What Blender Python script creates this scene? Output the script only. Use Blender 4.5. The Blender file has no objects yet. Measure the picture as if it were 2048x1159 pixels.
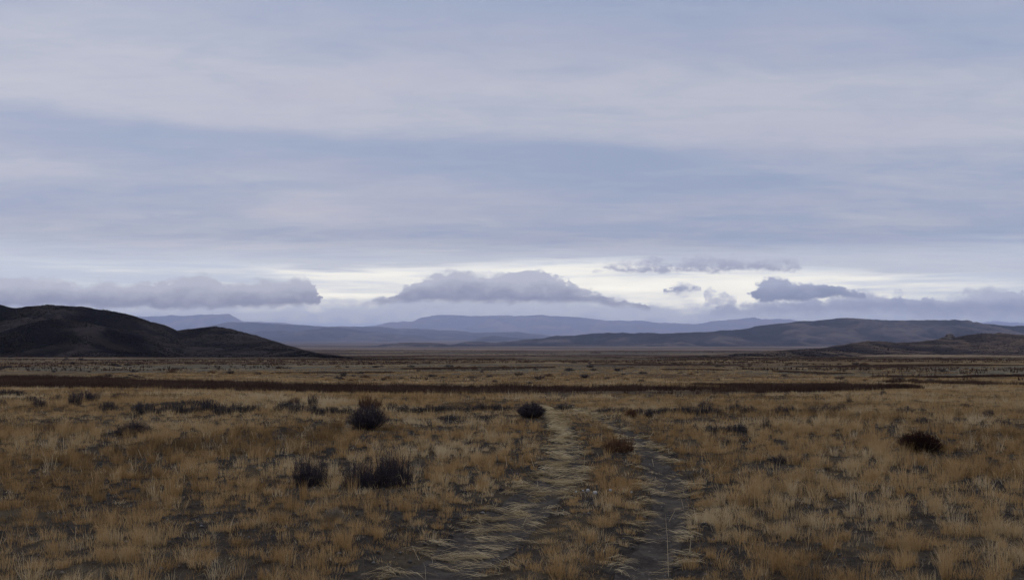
import bpy, math, random
import numpy as np

S = bpy.context.scene
COL = S.collection
rng = np.random.default_rng(11)
random.seed(5)

# ------------------------------------------------------------------ camera
F = 35.0 / 36.0 * 2048.0
CAMZ = 1.7
PITCH = math.atan((668 - 579.5) / F)
cam_d = bpy.data.cameras.new("camera")
cam_d.lens, cam_d.sensor_width = 35.0, 36.0
cam_d.clip_start, cam_d.clip_end = 0.1, 300000.0
cam = bpy.data.objects.new("camera", cam_d)
COL.objects.link(cam)
cam.location = (0, 0, CAMZ)
cam.rotation_euler = (math.pi / 2 + PITCH, 0, 0)
S.camera = cam


def ray(px, py):
    u, v = (np.asarray(px, float) - 1024) / F, (579.5 - np.asarray(py, float)) / F
    return u, math.cos(PITCH) - math.sin(PITCH) * v, math.sin(PITCH) + math.cos(PITCH) * v


HAZE, HAZE_TOP = 2.7e-5, 1350.0

# ------------------------------------------------------------------ noise
def vnoise(x, y, seed=0):
    x = np.asarray(x, float); y = np.asarray(y, float)
    xi, yi = np.floor(x), np.floor(y)
    fx, fy = x - xi, y - yi
    fx = fx * fx * fx * (fx * (fx * 6 - 15) + 10); fy = fy * fy * fy * (fy * (fy * 6 - 15) + 10)
    xi = xi.astype(np.int64); yi = yi.astype(np.int64)

    def h(a, b):
        n = (a * 374761393 + b * 668265263 + seed * 1442695041) & 0xFFFFFFFF
        n = ((n ^ (n >> 13)) * 1274126177) & 0xFFFFFFFF
        n = ((n ^ (n >> 16)) * 2246822519) & 0xFFFFFFFF
        return ((n ^ (n >> 15)) & 0xFFFFFF) / float(0xFFFFFF)
    a, b, c, d = h(xi, yi), h(xi + 1, yi), h(xi, yi + 1), h(xi + 1, yi + 1)
    return (a + (b - a) * fx) * (1 - fy) + (c + (d - c) * fx) * fy


def fbm(x, y, seed=0, oct=4, gain=0.5):
    s, a, t = 0.0, 1.0, 0.0
    x = np.asarray(x, float); y = np.asarray(y, float)
    for i in range(oct):
        th = .6 + 1.1 * i
        c, sn = math.cos(th) * 2 ** i, math.sin(th) * 2 ** i
        s = s + a * vnoise(x * c - y * sn + 17.3 * i, x * sn + y * c - 9.1 * i, seed + i)
        t += a; a *= gain
    return s / t


def sstep(a, b, x):
    t = np.clip((x - a) / (b - a), 0, 1)
    return t * t * (3 - 2 * t)


# ------------------------------------------------------------------ terrain height
_PY = np.array([.5, 12, 21, 30, 36, 60, 120, 330, 650, 2800, 8000, 16000, 40000, 120000.])
_PZ = np.array([0, 0, 0, -.29, -.50, -1.22, -2.64, -6.9, -12.7, -43.4, -95, -131, -137, -140.])
_LY = np.linspace(math.log(.5), math.log(120000), 1600)
_ZZ = np.interp(_LY, np.log(_PY), _PZ)
_k = np.exp(-np.linspace(-2, 2, 61) ** 2); _k /= _k.sum()
_ZZ = np.convolve(np.pad(_ZZ, 30, mode="edge"), _k, "valid")


def zp(Y):
    return np.interp(np.log(np.maximum(np.asarray(Y, float), .5)), _LY, _ZZ)


def on_ground(px, py):
    """A point of the plain that the photo shows at a pixel (world x, y)."""
    dx, dy, dz = ray(px, py)
    Y = np.exp(_LY[_LY > math.log(3)])
    ang = (zp(Y) - CAMZ) / Y
    y = np.exp(np.interp(dz / dy, ang, np.log(Y)))
    return dx / dy * y, y


RUT_L = [(858, 1159, 88), (940, 1104, 90), (1000, 1058, 84), (1042, 1020, 68), (1076, 990, 56), (1106, 960, 48), (1124, 930, 42),
         (1131, 900, 34), (1128, 870, 24), (1118, 843, 16), (1106, 822, 11), (1080, 806, 8)]
RUT_R = [(1278, 1159, 62), (1296, 1125, 58), (1317, 1090, 50), (1329, 1053, 46), (1338, 1015, 42), (1340, 987, 40), (1331, 956, 38),
         (1317, 929, 32), (1300, 901, 26), (1266, 873, 20), (1231, 852, 14), (1203, 838, 11), (1170, 822, 9), (1120, 808, 7)]


def rut_line(pts):
    p = np.array([[*on_ground(a, b), 0] for a, b, c in pts], float)
    p[:, 2] = [c * y / F for (a, b, c), y in zip(pts, p[:, 1])]
    d = p[0] - p[1]; d[2] = 0; d /= np.hypot(d[0], d[1])
    pre = [p[0] + d * 3.0, p[0] + d * 16.0]
    for q, k in zip(pre, (.15, .5)):
        q[0] = p[0][0] + d[0] * np.hypot(*(q - p[0])[:2]) * .55
    p = np.vstack([pre[::-1], p])
    t = np.r_[0, np.cumsum(np.hypot(*np.diff(p[:, :2], axis=0).T))]
    tt = np.arange(0, t[-1], .12)
    q = np.stack([np.interp(tt, t, p[:, i]) for i in range(3)], 1)
    k = np.hanning(15); k /= k.sum()
    return np.stack([np.convolve(np.pad(q[:, i], 7, mode="edge"), k, "valid") for i in range(3)], 1)


RL, RR = rut_line(RUT_L), rut_line(RUT_R)


def rut_dist(x, y):
    """distance to the nearer wheel rut in units of its half width"""
    x = np.asarray(x, float).ravel(); y = np.asarray(y, float).ravel()
    out = np.full(x.shape, 9.0)
    idx = np.where((np.abs(x) < 9) & (y > -12) & (y < 42))[0]
    for R in (RL, RR):
        for c in range(0, len(idx), 20000):
            i = idx[c:c + 20000]
            d = np.hypot(x[i, None] - R[None, ::2, 0], y[i, None] - R[None, ::2, 1])
            j = d.argmin(1)
            out[i] = np.minimum(out[i], d[np.arange(len(i)), j] / np.maximum(R[::2, 2][j], .12))
    return out


def gz(x, y):
    x = np.asarray(x, float); y = np.asarray(y, float)
    r = np.maximum(np.abs(y), 1.0)
    z = zp(y)
    z = z + .05 * (fbm(x / 1.1, y / 1.1, 3, 3) - .5) + .045 * (fbm(x / .22, y / .22, 5, 2) - .5) * sstep(40, 15, r) + .10 * (fbm(x / 6, y / 6, 7, 2) - .5)
    z = z + sstep(40, 160, r) * .9 * (fbm(x / 45, y / 45, 21, 3) - .5)
    z = z + sstep(300, 1500, r) * 5.0 * (fbm(x / 400, y / 400, 23, 3) - .5)
    return z


def gz_rut(x, y):
    x = np.asarray(x, float); y = np.asarray(y, float)
    d = rut_dist(x, y).reshape(x.shape)
    return gz(x, y) - .075 * np.exp(-(d * .9) ** 2)


# ------------------------------------------------------------------ object helpers
def mesh_data(name, V, faces, mat=None, attrs=None, smooth=False):
    me = bpy.data.meshes.new(name)
    V = np.asarray(V, np.float32)
    me.vertices.add(len(V)); me.vertices.foreach_set("co", V.ravel())
    faces = [np.asarray(f, np.int32) for f in faces if len(f)]
    nl = sum(f.size for f in faces); npo = sum(len(f) for f in faces)
    me.loops.add(nl); me.polygons.add(npo)
    me.loops.foreach_set("vertex_index", np.concatenate([f.ravel() for f in faces]))
    tot = np.concatenate([np.full(len(f), f.shape[1], np.int32) for f in faces])
    me.polygons.foreach_set("loop_start", np.r_[0, np.cumsum(tot)[:-1]].astype(np.int32))
    if smooth:
        me.polygons.foreach_set("use_smooth", np.ones(npo, bool))
    for k, a in (attrs or {}).items():
        at = me.attributes.new(k, 'FLOAT', 'POINT')
        at.data.foreach_set("value", np.asarray(a, np.float32))
    me.update(calc_edges=True)
    if mat:
        me.materials.append(mat)
    return me


def obj(name, me, parent=None, loc=None):
    o = bpy.data.objects.new(name, me); COL.objects.link(o)
    if parent: o.parent = parent
    if loc is not None: o.location = loc
    return o


def tag(o, label=None, cat=None, group=None, kind=None):
    if label: o["label"] = label
    if cat: o["category"] = cat
    if group: o["group"] = group
    if kind: o["kind"] = kind
    return o


# ------------------------------------------------------------------ node helper
class NT:
    def __init__(s, tree): s.t = tree
    def node(s, typ, **kw):
        n = s.t.nodes.new(typ)
        for k, v in kw.items(): setattr(n, k, v)
        return n
    def put(s, sock, v):
        if isinstance(v, E): s.t.links.new(v.s, sock)
        elif isinstance(v, bpy.types.NodeSocket): s.t.links.new(v, sock)
        else:
            if sock.type == 'RGBA' and len(v) == 3: v = (*v, 1)
            sock.default_value = v
    def m(s, op, a, b=0.0, c=0.0, clamp=False):
        n = s.node('ShaderNodeMath', operation=op, use_clamp=clamp)
        s.put(n.inputs[0], a); s.put(n.inputs[1], b)
        if op in ('MULTIPLY_ADD', 'COMPARE', 'WRAP'): s.put(n.inputs[2], c)
        return E(s, n.outputs[0])
    def mix(s, f, a, b, blend='MIX'):
        n = s.node('ShaderNodeMix', data_type='RGBA', blend_type=blend, clamp_factor=True)
        s.put(n.inputs[0], f); s.put(n.inputs[6], a); s.put(n.inputs[7], b)
        return E(s, n.outputs[2])
    def vec(s, x, y, z=0.0):
        n = s.node('ShaderNodeCombineXYZ')
        s.put(n.inputs[0], x); s.put(n.inputs[1], y); s.put(n.inputs[2], z)
        return E(s, n.outputs[0])
    def noise(s, v, scale=1.0, detail=4.0, rough=.5, dist=0.0):
        n = s.node('ShaderNodeTexNoise', noise_dimensions='3D')
        s.put(n.inputs['Vector'], v); n.inputs['Scale'].default_value = scale
        n.inputs['Detail'].default_value = detail; n.inputs['Roughness'].default_value = rough
        n.inputs['Distortion'].default_value = dist
        return E(s, n.outputs[0])
    def ss(s, a, b, x):
        n = s.node('ShaderNodeMapRange', interpolation_type='SMOOTHSTEP')
        s.put(n.inputs[0], x); s.put(n.inputs[1], a); s.put(n.inputs[2], b)
        n.inputs[3].default_value = 0; n.inputs[4].default_value = 1
        return E(s, n.outputs[0])
    def curve(s, x, pts):
        n = s.node('ShaderNodeFloatCurve')
        c = n.mapping.curves[0]
        pts = sorted(pts)
        c.points[0].location = pts[0]; c.points[1].location = pts[-1]
        for p in pts[1:-1]: c.points.new(*p)
        for p in c.points: p.handle_type = 'AUTO_CLAMPED'
        n.mapping.extend = 'HORIZONTAL'
        n.mapping.use_clip = True
        n.mapping.update()
        s.put(n.inputs[1], x); n.inputs[0].default_value = 1
        return E(s, n.outputs[0])


class E:
    def __init__(e, g, s): e.g, e.s = g, s
    def __add__(e, o): return e.g.m('ADD', e, o)
    __radd__ = __add__
    def __mul__(e, o): return e.g.m('MULTIPLY', e, o)
    __rmul__ = __mul__
    def __sub__(e, o): return e.g.m('SUBTRACT', e, o)
    def __rsub__(e, o): return e.g.m('SUBTRACT', o, e)
    def __truediv__(e, o): return e.g.m('DIVIDE', e, o)
    def __rtruediv__(e, o): return e.g.m("DIVIDE", o, e)


def material(name):
    m = bpy.data.materials.new(name); m.use_nodes = True
    g = NT(m.node_tree)
    b = m.node_tree.nodes["Principled BSDF"]
    b.inputs["Roughness"].default_value = .9
    b.inputs["Specular IOR Level"].default_value = 0.0
    return m, g, b


def lin(r, g, b):
    f = lambda c: (c / 255 / 12.92) if c <= 10 else ((c / 255 + .055) / 1.055) ** 2.4
    return (f(r), f(g), f(b))


# ------------------------------------------------------------------ world: overcast sky with low cloud banks
SUN_EL, SUN_AZ = math.radians(38), math.radians(-22)     # azimuth from +Y towards +X
W = bpy.data.worlds.new("World"); S.world = W; W.use_nodes = True
wt = W.node_tree
g = NT(wt)
bg = wt.nodes["Background"]
sky = g.node('ShaderNodeTexSky', sky_type='NISHITA', sun_disc=False)
sky.sun_elevation, sky.sun_rotation = SUN_EL, SUN_AZ
sky.air_density, sky.dust_density = 1.0, 2.0
tc = g.node('ShaderNodeTexCoord')
sep = g.node('ShaderNodeSeparateXYZ'); wt.links.new(tc.outputs['Generated'], sep.inputs[0])
dx, dy, dz = (E(g, sep.outputs[i]) for i in range(3))
hor = g.m('SQRT', dx * dx + dy * dy)
az = g.m('ARCTAN2', dx, dy)
el = dz / g.m('MAXIMUM', hor, 1e-4)
AZR = math.radians(35)
u01 = (az + AZR) / (2 * AZR)


def azel(px, py):
    a, b, c = ray(px, py)
    return math.atan2(a, b), c / math.hypot(a, b)


E0, E1 = -.02, .09


def ecurve(pts):
    P = []
    for px, py in pts:
        a, e = azel(px, py)
        P.append((min(1, max(0, (a + AZR) / (2 * AZR))), min(1, max(0, (e - E0) / (E1 - E0)))))
    return g.curve(u01, P) * (E1 - E0) + E0


def vcurve(pts, py=560):
    return g.curve(u01, [((azel(px, py)[0] + AZR) / (2 * AZR), v) for px, v in pts])


def el_of(py): return azel(1024, py)[1]


# cloud deck: horizontal layer seen in perspective
zz = g.m('MAXIMUM', dz, 0.0) + .07
du, dv = dx / zz, dy / zz
dn_big = g.noise(g.vec(du * .55, dv * .75, 3.7), .8, 3, .5, .5)
dn_mid = g.noise(g.vec(du * .9, dv * 2.2, 1.3), .9, 5, .55, .8)
dn_fin = g.noise(g.vec(du * 1.2, dv * 5.0, 8.1), 1.5, 5, .55, .3)
EM = .62
elw = el + az * .030 + (dn_big - .5) * .05
lay = g.curve(elw / EM, [(max(0, el_of(y)) / EM, v) for y, v in
      [(668, .4), (520, .58), (500, .48), (470, .32), (440, .36), (410, .44), (385, .40), (350, .2), (315, .22), (285, .55), (250, .72), (190, .72),
       (140, .50), (90, .30), (0, .12)]] + [(.8, .4), (1.0, .5)])
dn_mot = g.noise(g.vec(du * 1.5, dv * 2.3, 44.0), 1.6, 6, .58, .9)
dn_rip = g.noise(g.vec(du * 2.2, dv * 4.5, 54.0), 3.0, 5, .6, 1.2)
nn = lay * .80 + .09 + (dn_big - .5) * 1.25 + (dn_mid - .5) * .85 + (dn_mot - .5) * .75 + (dn_rip - .5) * .30
deck = g.mix(g.ss(.0, 1.0, nn), lin(148, 161, 190), lin(185, 187, 201))
warm = g.ss(.45, .7, g.noise(g.vec(du * .8, dv * 1.4, 15.2), 1.1, 4, .5))
deck = g.mix(warm * .35, deck, lin(183, 181, 198))
# a brighter belt towards the horizon where the deck thins out
deck = g.mix(g.ss(el_of(140), el_of(-120), el + (dn_mot - .5) * .08) * .55, deck, lin(136, 153, 186))
thin = g.ss(el_of(475), el_of(528), el + (dn_fin - .5) * .02)
deck = g.mix(thin * .5, deck, lin(206, 213, 227))
# zenith of an overcast sky is the brightest part
zen = g.ss(.40, 1.1, el)
deck = g.mix(zen, deck, (.74, .76, .84))

# open gap over the horizon
st = g.noise(g.vec(az * 5.0, el * 90.0, 2.2), 1.0, 5, .6, .4)
st2 = g.noise(g.vec(az * 14.0, el * 160.0, 9.2), 1.0, 4, .55, .3)
edge = ecurve([(0, 512), (300, 520), (520, 528), (640, 536), (800, 533), (1000, 528), (1230, 524), (1450, 540), (1600, 540), (1800, 543), (2048, 556)])
gapm = g.ss(.0035, -.0035, el - edge + (st - .5) * .030 + (st2 - .5) * .008)
gapb = vcurve([(0, .12), (300, .18), (520, .34), (680, .60), (900, .58), (1150, .62), (1450, .66), (1650, .52), (1850, .40), (2048, .25)])
gapc = g.mix(g.ss(0, 1, gapb + (st - .5) * 1.5 + (st2 - .5) * .6), lin(190, 199, 217), lin(253, 251, 244))
col = g.mix(gapm, deck, gapc)

# cumulus shapes
cn = g.noise(g.vec(az * 1.0, el * 1.5, .7), 46, 6, .56, .3)
cn2 = g.noise(g.vec(az, el * 1.6, 5.1), 95, 5, .55, .2)
cnl = g.noise(g.vec(az, el * 2.5, 11.0), 22, 4, .5, .2)


wv = g.vec(az, el * 1.6, 21.0)
wu = (g.noise(wv, 40, 4, .55) - .5) * .034 + (g.noise(wv, 120, 4, .6) - .5) * .012
we = (g.noise(g.vec(az, el * 1.6, 33.0), 55, 4, .55) - .5) * .012
u_save, el_save = u01, el


def cloud(col, top, base, dark, light, amp=.010, soft=.0016, bsoft=.0035, opac=1.0, bamp=.006, hgt=.022, frag=False):
    global u01
    u01 = u_save + wu
    T, B = ecurve(top), ecurve(base)
    u01 = u_save
    el = el_save + we * (amp / .008)
    n = (cn - .5) * amp * 2.4 + (cn2 - .5) * amp * 1.1
    soft = g.ss(.38, .62, cnl) * (soft * 2.0) + soft * .7
    mt = g.ss(soft * -1.0, soft, T - el + n)
    mb = g.ss(-bsoft, bsoft, el - B + (cnl - .5) * bamp + (cn - .5) * bamp * .7)
    t = (el - B) / hgt
    shade = g.ss(.0, 1.05, t + (cn - .5) * 1.0 + (cnl - .5) * .8)
    rim = g.ss(.009, .0, T - el + n) * .45
    c = g.mix(shade + rim + (cn2 - .5) * .5, dark, light)
    if frag: opac = opac * g.ss(.34, .56, cn2 * .6 + cnl * .4)
    return g.mix(mt * mb * opac, col, c)


Y0 = 720
# hazy stratus skirt right along the horizon
col = cloud(col, [(0, 608), (450, 607), (640, 607), (720, 602), (800, 596), (900, 594), (1150, 595), (1250, 602), (1330, 612), (1500, 608), (1620, 604), (2048, 604)],
            [(0, Y0), (2048, Y0)], lin(158, 171, 201), lin(183, 191, 211), amp=.007, soft=.0045, hgt=.05)
# left bank
col = cloud(col, [(-120, 553), (0, 557), (50, 557), (100, 562), (150, 569), (210, 566), (240, 571), (310, 571), (345, 565), (390, 553), (425, 560), (460, 569),
                  (500, 572), (540, 566), (580, 564), (594, 557), (615, 563), (632, 579), (637, 607), (645, 640), (660, Y0), (2048, Y0)],
            [(-120, 612), (200, 613), (320, 615), (500, 613), (600, 611), (660, 606), (2048, 606)],
            lin(147, 155, 181), lin(180, 185, 203), amp=.009, soft=.0022)
# central cloud
col = cloud(col, [(0, Y0), (700, Y0), (712, 612), (765, 595), (795, 591), (815, 574), (835, 562), (870, 557), (884, 547), (912, 543), (935, 545), (975, 550),
                  (1005, 550), (1030, 547), (1058, 545), (1078, 543), (1084, 551), (1118, 555), (1142, 569), (1166, 582), (1195, 588), (1240, 599), (1300, 607), (1330, Y0), (2048, Y0)],
            [(0, 606), (740, 606), (800, 602), (900, 602), (1100, 604), (1180, 603), (1240, 612), (1330, 620), (2048, 620)],
            lin(147, 155, 182), lin(183, 188, 206), amp=.007, soft=.0016, hgt=.026)
# right bank
col = cloud(col, [(0, Y0), (1400, Y0), (1425, 614), (1500, 607), (1583, 603), (1617, 598), (1658, 599), (1695, 589), (1730, 584), (1762, 591), (1797, 586), (1822, 598),
                  (1865, 594), (1905, 597), (1945, 583), (1990, 582), (2048, 584), (2150, 578)],
            [(0, 640), (1400, 625), (1700, 622), (1850, 626), (2048, 630)], lin(150, 161, 190), lin(176, 183, 205), amp=.010, soft=.002, bsoft=.008, hgt=.02)
# right cloud
col = cloud(col, [(0, Y0), (1470, Y0), (1484, 594), (1498, 582), (1515, 567), (1535, 556), (1562, 556), (1585, 564), (1620, 562), (1645, 566), (1670, 569), (1707, 580), (1740, 588), (1752, Y0), (2048, Y0)],
            [(0, 588), (1484, 589), (1505, 596), (1540, 602), (1572, 601), (1610, 599), (1640, 595), (1680, 593), (1745, 595), (2048, 595)],
            lin(143, 154, 182), lin(168, 176, 200), amp=.0055, soft=.0014, bsoft=.0018, bamp=.008)
# ragged fragments
col = cloud(col, [(0, Y0), (1322, Y0), (1332, 577), (1352, 568), (1385, 570), (1402, 576), (1410, Y0), (2048, Y0)],
            [(0, 585), (1332, 584), (1360, 590), (1402, 580), (2048, 580)], lin(156, 165, 192), lin(172, 179, 203), amp=.009, soft=.0022, bsoft=.003, frag=True)
col = cloud(col, [(0, Y0), (1395, Y0), (1405, 590), (1420, 578), (1460, 586), (1475, 596), (1485, Y0), (2048, Y0)],
            [(0, 606), (2048, 606)], lin(170, 178, 202), lin(186, 192, 212), amp=.018, soft=.003, opac=.75, frag=True)
# streak under the deck
col = cloud(col, [(0, Y0), (1165, Y0), (1185, 538), (1230, 531), (1270, 530), (1318, 520), (1360, 521), (1390, 515), (1450, 514), (1500, 517), (1570, 521), (1600, 530), (1620, Y0), (2048, Y0)],
            [(0, 542), (1170, 543), (1240, 543), (1330, 545), (1380, 541), (1440, 544), (1480, 541), (1580, 539), (2048, 538)],
            lin(158, 164, 190), lin(178, 182, 204), amp=.011, soft=.0028, bsoft=.003, bamp=.010, opac=.95, frag=True)

STR = .1
# the haze box lies in front of the sky: its veil is taken off here so that sky seen through haze looks as photographed
tau = (HAZE * (HAZE_TOP - CAMZ)) / g.m('MAXIMUM', el, .012)
T = g.m('EXPONENT', tau * -1.0)
AIR = (.31, .37, .55)
sc_ = g.node('ShaderNodeSeparateColor'); g.put(sc_.inputs[0], col)
ch = [g.m('MAXIMUM', (E(g, sc_.outputs[i]) - (1.0 - T) * AIR[i]) / T, .03) for i in range(3)]
cc_ = g.node('ShaderNodeCombineColor')
for i in range(3): g.put(cc_.inputs[i], ch[i])
col = E(g, cc_.outputs[0])
gain = g.node('ShaderNodeMix', data_type='RGBA', blend_type='MULTIPLY'); gain.inputs[0].default_value = 1
g.put(gain.inputs[6], col); gain.inputs[7].default_value = (1 / STR, 1 / STR, 1 / STR, 1)
gain.clamp_result = False
final = g.mix(.95, E(g, sky.outputs[0]), E(g, gain.outputs[2]))
g.put(bg.inputs[0], final); bg.inputs[1].default_value = STR

sun_d = bpy.data.lights.new("sun", 'SUN'); sun_d.energy = 1.1; sun_d.angle = math.radians(25); sun_d.color = (1, .93, .84)
sun = bpy.data.objects.new("sun", sun_d); COL.objects.link(sun)
sun.rotation_euler = (math.pi / 2 - SUN_EL, 0, math.pi - SUN_AZ)
sun.location = (0, 0, 60)

# ------------------------------------------------------------------ materials
# ground
M_GROUND, g, b = material("steppe_ground")
geo = g.node('ShaderNodeNewGeometry')
P = geo.outputs['Position']
sp = g.node('ShaderNodeSeparateXYZ'); g.t.links.new(P, sp.inputs[0])
X, Yc = E(g, sp.outputs[0]), E(g, sp.outputs[1])
n1 = g.noise(P, .9, 6, .6); n2 = g.noise(P, 9, 6, .65); n3 = g.noise(P, 60, 4, .6)
soil = g.mix(g.ss(.3, .75, n2), (.016, .0145, .0145), (.050, .044, .040))
soil = g.mix(g.ss(.5, .8, n3) * .5, soil, (.11, .10, .09))
soil = g.mix(g.ss(.45, .7, n1) * .45, soil, (.105, .082, .052))
pv = g.vec(X * .55, Yc, 0.0)
a1 = g.noise(pv, 1 / 70, 6, .62, .6); a2 = g.noise(pv, 1 / 14, 5, .6, .4); a3 = g.noise(pv, 1 / 420, 5, .6, .8); a4 = g.noise(P, 1 / 2.0, 4, .6)
a5 = g.noise(g.vec(X * .4, Yc, 77.0), 1 / 120, 5, .6, .8)
plain = g.mix(g.ss(.40, .58, a2 * .6 + a4 * .4), (.070, .051, .034), (.175, .129, .076))
plain = g.mix(g.ss(.48, .56, a1 * .65 + a2 * .35) * .9, plain, (.055, .036, .029))
plain = g.mix(g.ss(.52, .60, a5 * .7 + a2 * .3) * .85, plain, (.085, .082, .070))
plain = g.mix(g.ss(.5, .58, a3) * .75, plain, (.055, .042, .038))
plain = g.mix(g.ss(.56, .62, g.noise(pv, 1 / 33, 5, .65, .4)) * .7, plain, (.185, .142, .088))
mv = g.vec(X * .22, Yc, 31.0)
m1 = g.noise(mv, 1 / 240, 5, .6, .7); m2 = g.noise(g.vec(X * .22, Yc, 61.0), 1 / 300, 5, .6, .7); m3 = g.noise(g.vec(X * .15, Yc, 93.0), 1 / 420, 5, .6, .7)
midc = g.mix(g.ss(.46, .54, m1), (.060, .046, .037), (.165, .126, .086))
midc = g.mix(g.ss(.50, .58, m2) * .85, midc, (.055, .034, .028))
midc = g.mix(g.ss(.53, .60, m3) * .8, midc, (.075, .070, .060))
fv = g.vec(X * .2, Yc, 11.0)
farc = g.mix(g.ss(.46, .54, g.noise(fv, 1 / 1500, 5, .6, .7)), (.050, .038, .035), (.165, .122, .094))
farc = g.mix(g.ss(.50, .58, g.noise(g.vec(X * .2, Yc, 51.0), 1 / 2200, 5, .6, .7)) * .8, farc, (.058, .044, .042))
c = g.mix(g.ss(26, 60, Yc + (n1 - .5) * 20), soil, plain)
c = g.mix(g.ss(300, 520, Yc + (m1 - .5) * 200), c, midc)
c = g.mix(g.ss(2200, 4200, Yc), c, farc)
g.put(b.inputs['Base Color'], c)
bump = g.node('ShaderNodeBump'); bump.inputs['Strength'].default_value = .9; bump.inputs['Distance'].default_value = .05
hh = n2 * .8 + n3 * .35
g.put(bump.inputs['Height'], hh); g.t.links.new(bump.outputs[0], b.inputs['Normal'])

# dirt of the track
M_DIRT, g, b = material("track_dirt")
geo = g.node('ShaderNodeNewGeometry'); P = geo.outputs['Position']
n2 = g.noise(P, 7, 6, .65); n3 = g.noise(P, 55, 5, .65); n1 = g.noise(P, 1.3, 4, .6)
c = g.mix(g.ss(.3, .72, n2), (.028, .025, .025), (.072, .063, .057))
c = g.mix(g.ss(.5, .75, n3) * .5, c, (.12, .11, .10))
c = g.mix(g.ss(.5, .75, n1) * .4, c, (.05, .044, .042))
g.put(b.inputs['Base Color'], c)
bump = g.node('ShaderNodeBump'); bump.inputs['Strength'].default_value = 1.0; bump.inputs['Distance'].default_value = .03
g.put(bump.inputs['Height'], n2 * .6 + n3 * .5); g.t.links.new(bump.outputs[0], b.inputs['Normal'])


def blade_mat(name, stops, transl=.25):
    m, g, b = material(name)
    at = g.node('ShaderNodeAttribute', attribute_name="tint")
    r = g.node('ShaderNodeValToRGB')
    while len(r.color_ramp.elements) < len(stops): r.color_ramp.elements.new(.5)
    for e, (p, cc) in zip(r.color_ramp.elements, stops):
        e.position = p; e.color = (*cc, 1)
    g.t.links.new(at.outputs['Fac'], r.inputs[0])
    g.t.links.new(r.outputs[0], b.inputs['Base Color'])
    tr = g.node('ShaderNodeBsdfTranslucent'); g.t.links.new(r.outputs[0], tr.inputs[0])
    mx = g.node('ShaderNodeMixShader'); mx.inputs[0].default_value = transl
    g.t.links.new(b.outputs[0], mx.inputs[1]); g.t.links.new(tr.outputs[0], mx.inputs[2])
    g.t.links.new(mx.outputs[0], g.t.nodes["Material Output"].inputs[0])
    return m


M_GRASS = blade_mat("dry_grass", [(0, (.045, .038, .034)), (.14, (.115, .072, .036)), (.5, (.345, .215, .095)), (.8, (.43, .31, .165)), (1, (.54, .45, .31))], .35)
M_MAT = blade_mat("matted_straw", [(0, (.22, .165, .09)), (.5, (.37, .29, .17)), (1, (.50, .42, .28))])
M_SCRUB = blade_mat("brown_scrub", [(0, (.030, .019, .017)), (.5, (.060, .036, .029)), (1, (.125, .085, .055))], .1)
M_BUSH = blade_mat("dark_twigs", [(0, (.018, .015, .020)), (.5, (.048, .040, .048)), (1, (.115, .095, .092))], .05)
M_SAGE = blade_mat("grey_sage", [(0, (.024, .021, .025)), (.5, (.054, .048, .052)), (1, (.115, .10, .092))], .1)
M_RED = blade_mat("reddish_twigs", [(0, (.055, .028, .022)), (.5, (.105, .055, .034)), (1, (.17, .095, .05))], .1)
M_BLACK = blade_mat("blackish_red_twigs", [(0, (.014, .008, .009)), (.6, (.030, .015, .014)), (1, (.055, .028, .022))], .05)
M_PALE = blade_mat("pale_dead_twigs", [(0, (.10, .085, .075)), (.5, (.20, .165, .13)), (1, (.33, .27, .20))], .1)


def hill_mat(name, stops, sc, bscale=1.0, green=None):
    m, g, b = material(name)
    geo = g.node('ShaderNodeNewGeometry'); P = geo.outputs['Position']
    n = g.noise(P, sc, 7, .68, .4); n2 = g.noise(P, sc * 6, 6, .65)
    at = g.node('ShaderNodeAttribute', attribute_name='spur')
    f = n * .5 + n2 * .38 + (E(g, at.outputs['Fac']) - .52) * .30 + .05  # paler spur crests: pale grass, contrast raised to paint in fold shading
    r = g.node('ShaderNodeValToRGB')
    while len(r.color_ramp.elements) < len(stops): r.color_ramp.elements.new(.5)
    for e, (p, cc) in zip(r.color_ramp.elements, stops):
        e.position = p; e.color = (*cc, 1)
    g.put(r.inputs[0], f)
    c = E(g, r.outputs[0])
    if green:
        sp = g.node('ShaderNodeSeparateXYZ'); g.t.links.new(geo.outputs['Normal'], sp.inputs[0])
        c = g.mix(g.ss(.48, .64, g.noise(P, sc * .7, 5, .6, .6)) * .7, c, green)
    g.put(b.inputs['Base Color'], c)
    bump = g.node('ShaderNodeBump'); bump.inputs['Strength'].default_value = .8; bump.inputs['Distance'].default_value = bscale
    g.put(bump.inputs['Height'], n2 * 1.0); g.t.links.new(bump.outputs[0], b.inputs['Normal'])
    return m


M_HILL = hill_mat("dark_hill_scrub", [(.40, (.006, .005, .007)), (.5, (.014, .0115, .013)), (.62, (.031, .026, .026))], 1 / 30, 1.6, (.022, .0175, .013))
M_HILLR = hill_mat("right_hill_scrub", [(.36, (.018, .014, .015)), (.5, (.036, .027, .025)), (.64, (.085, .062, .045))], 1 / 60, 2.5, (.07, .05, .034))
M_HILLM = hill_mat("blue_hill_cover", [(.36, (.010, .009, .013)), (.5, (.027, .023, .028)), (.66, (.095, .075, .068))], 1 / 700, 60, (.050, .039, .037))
M_HILLF = hill_mat("far_mountain_cover", [(.36, (.06, .048, .046)), (.5, (.12, .09, .075)), (.64, (.24, .17, .13))], 1 / 1800, 100, (.15, .11, .085))

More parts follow.
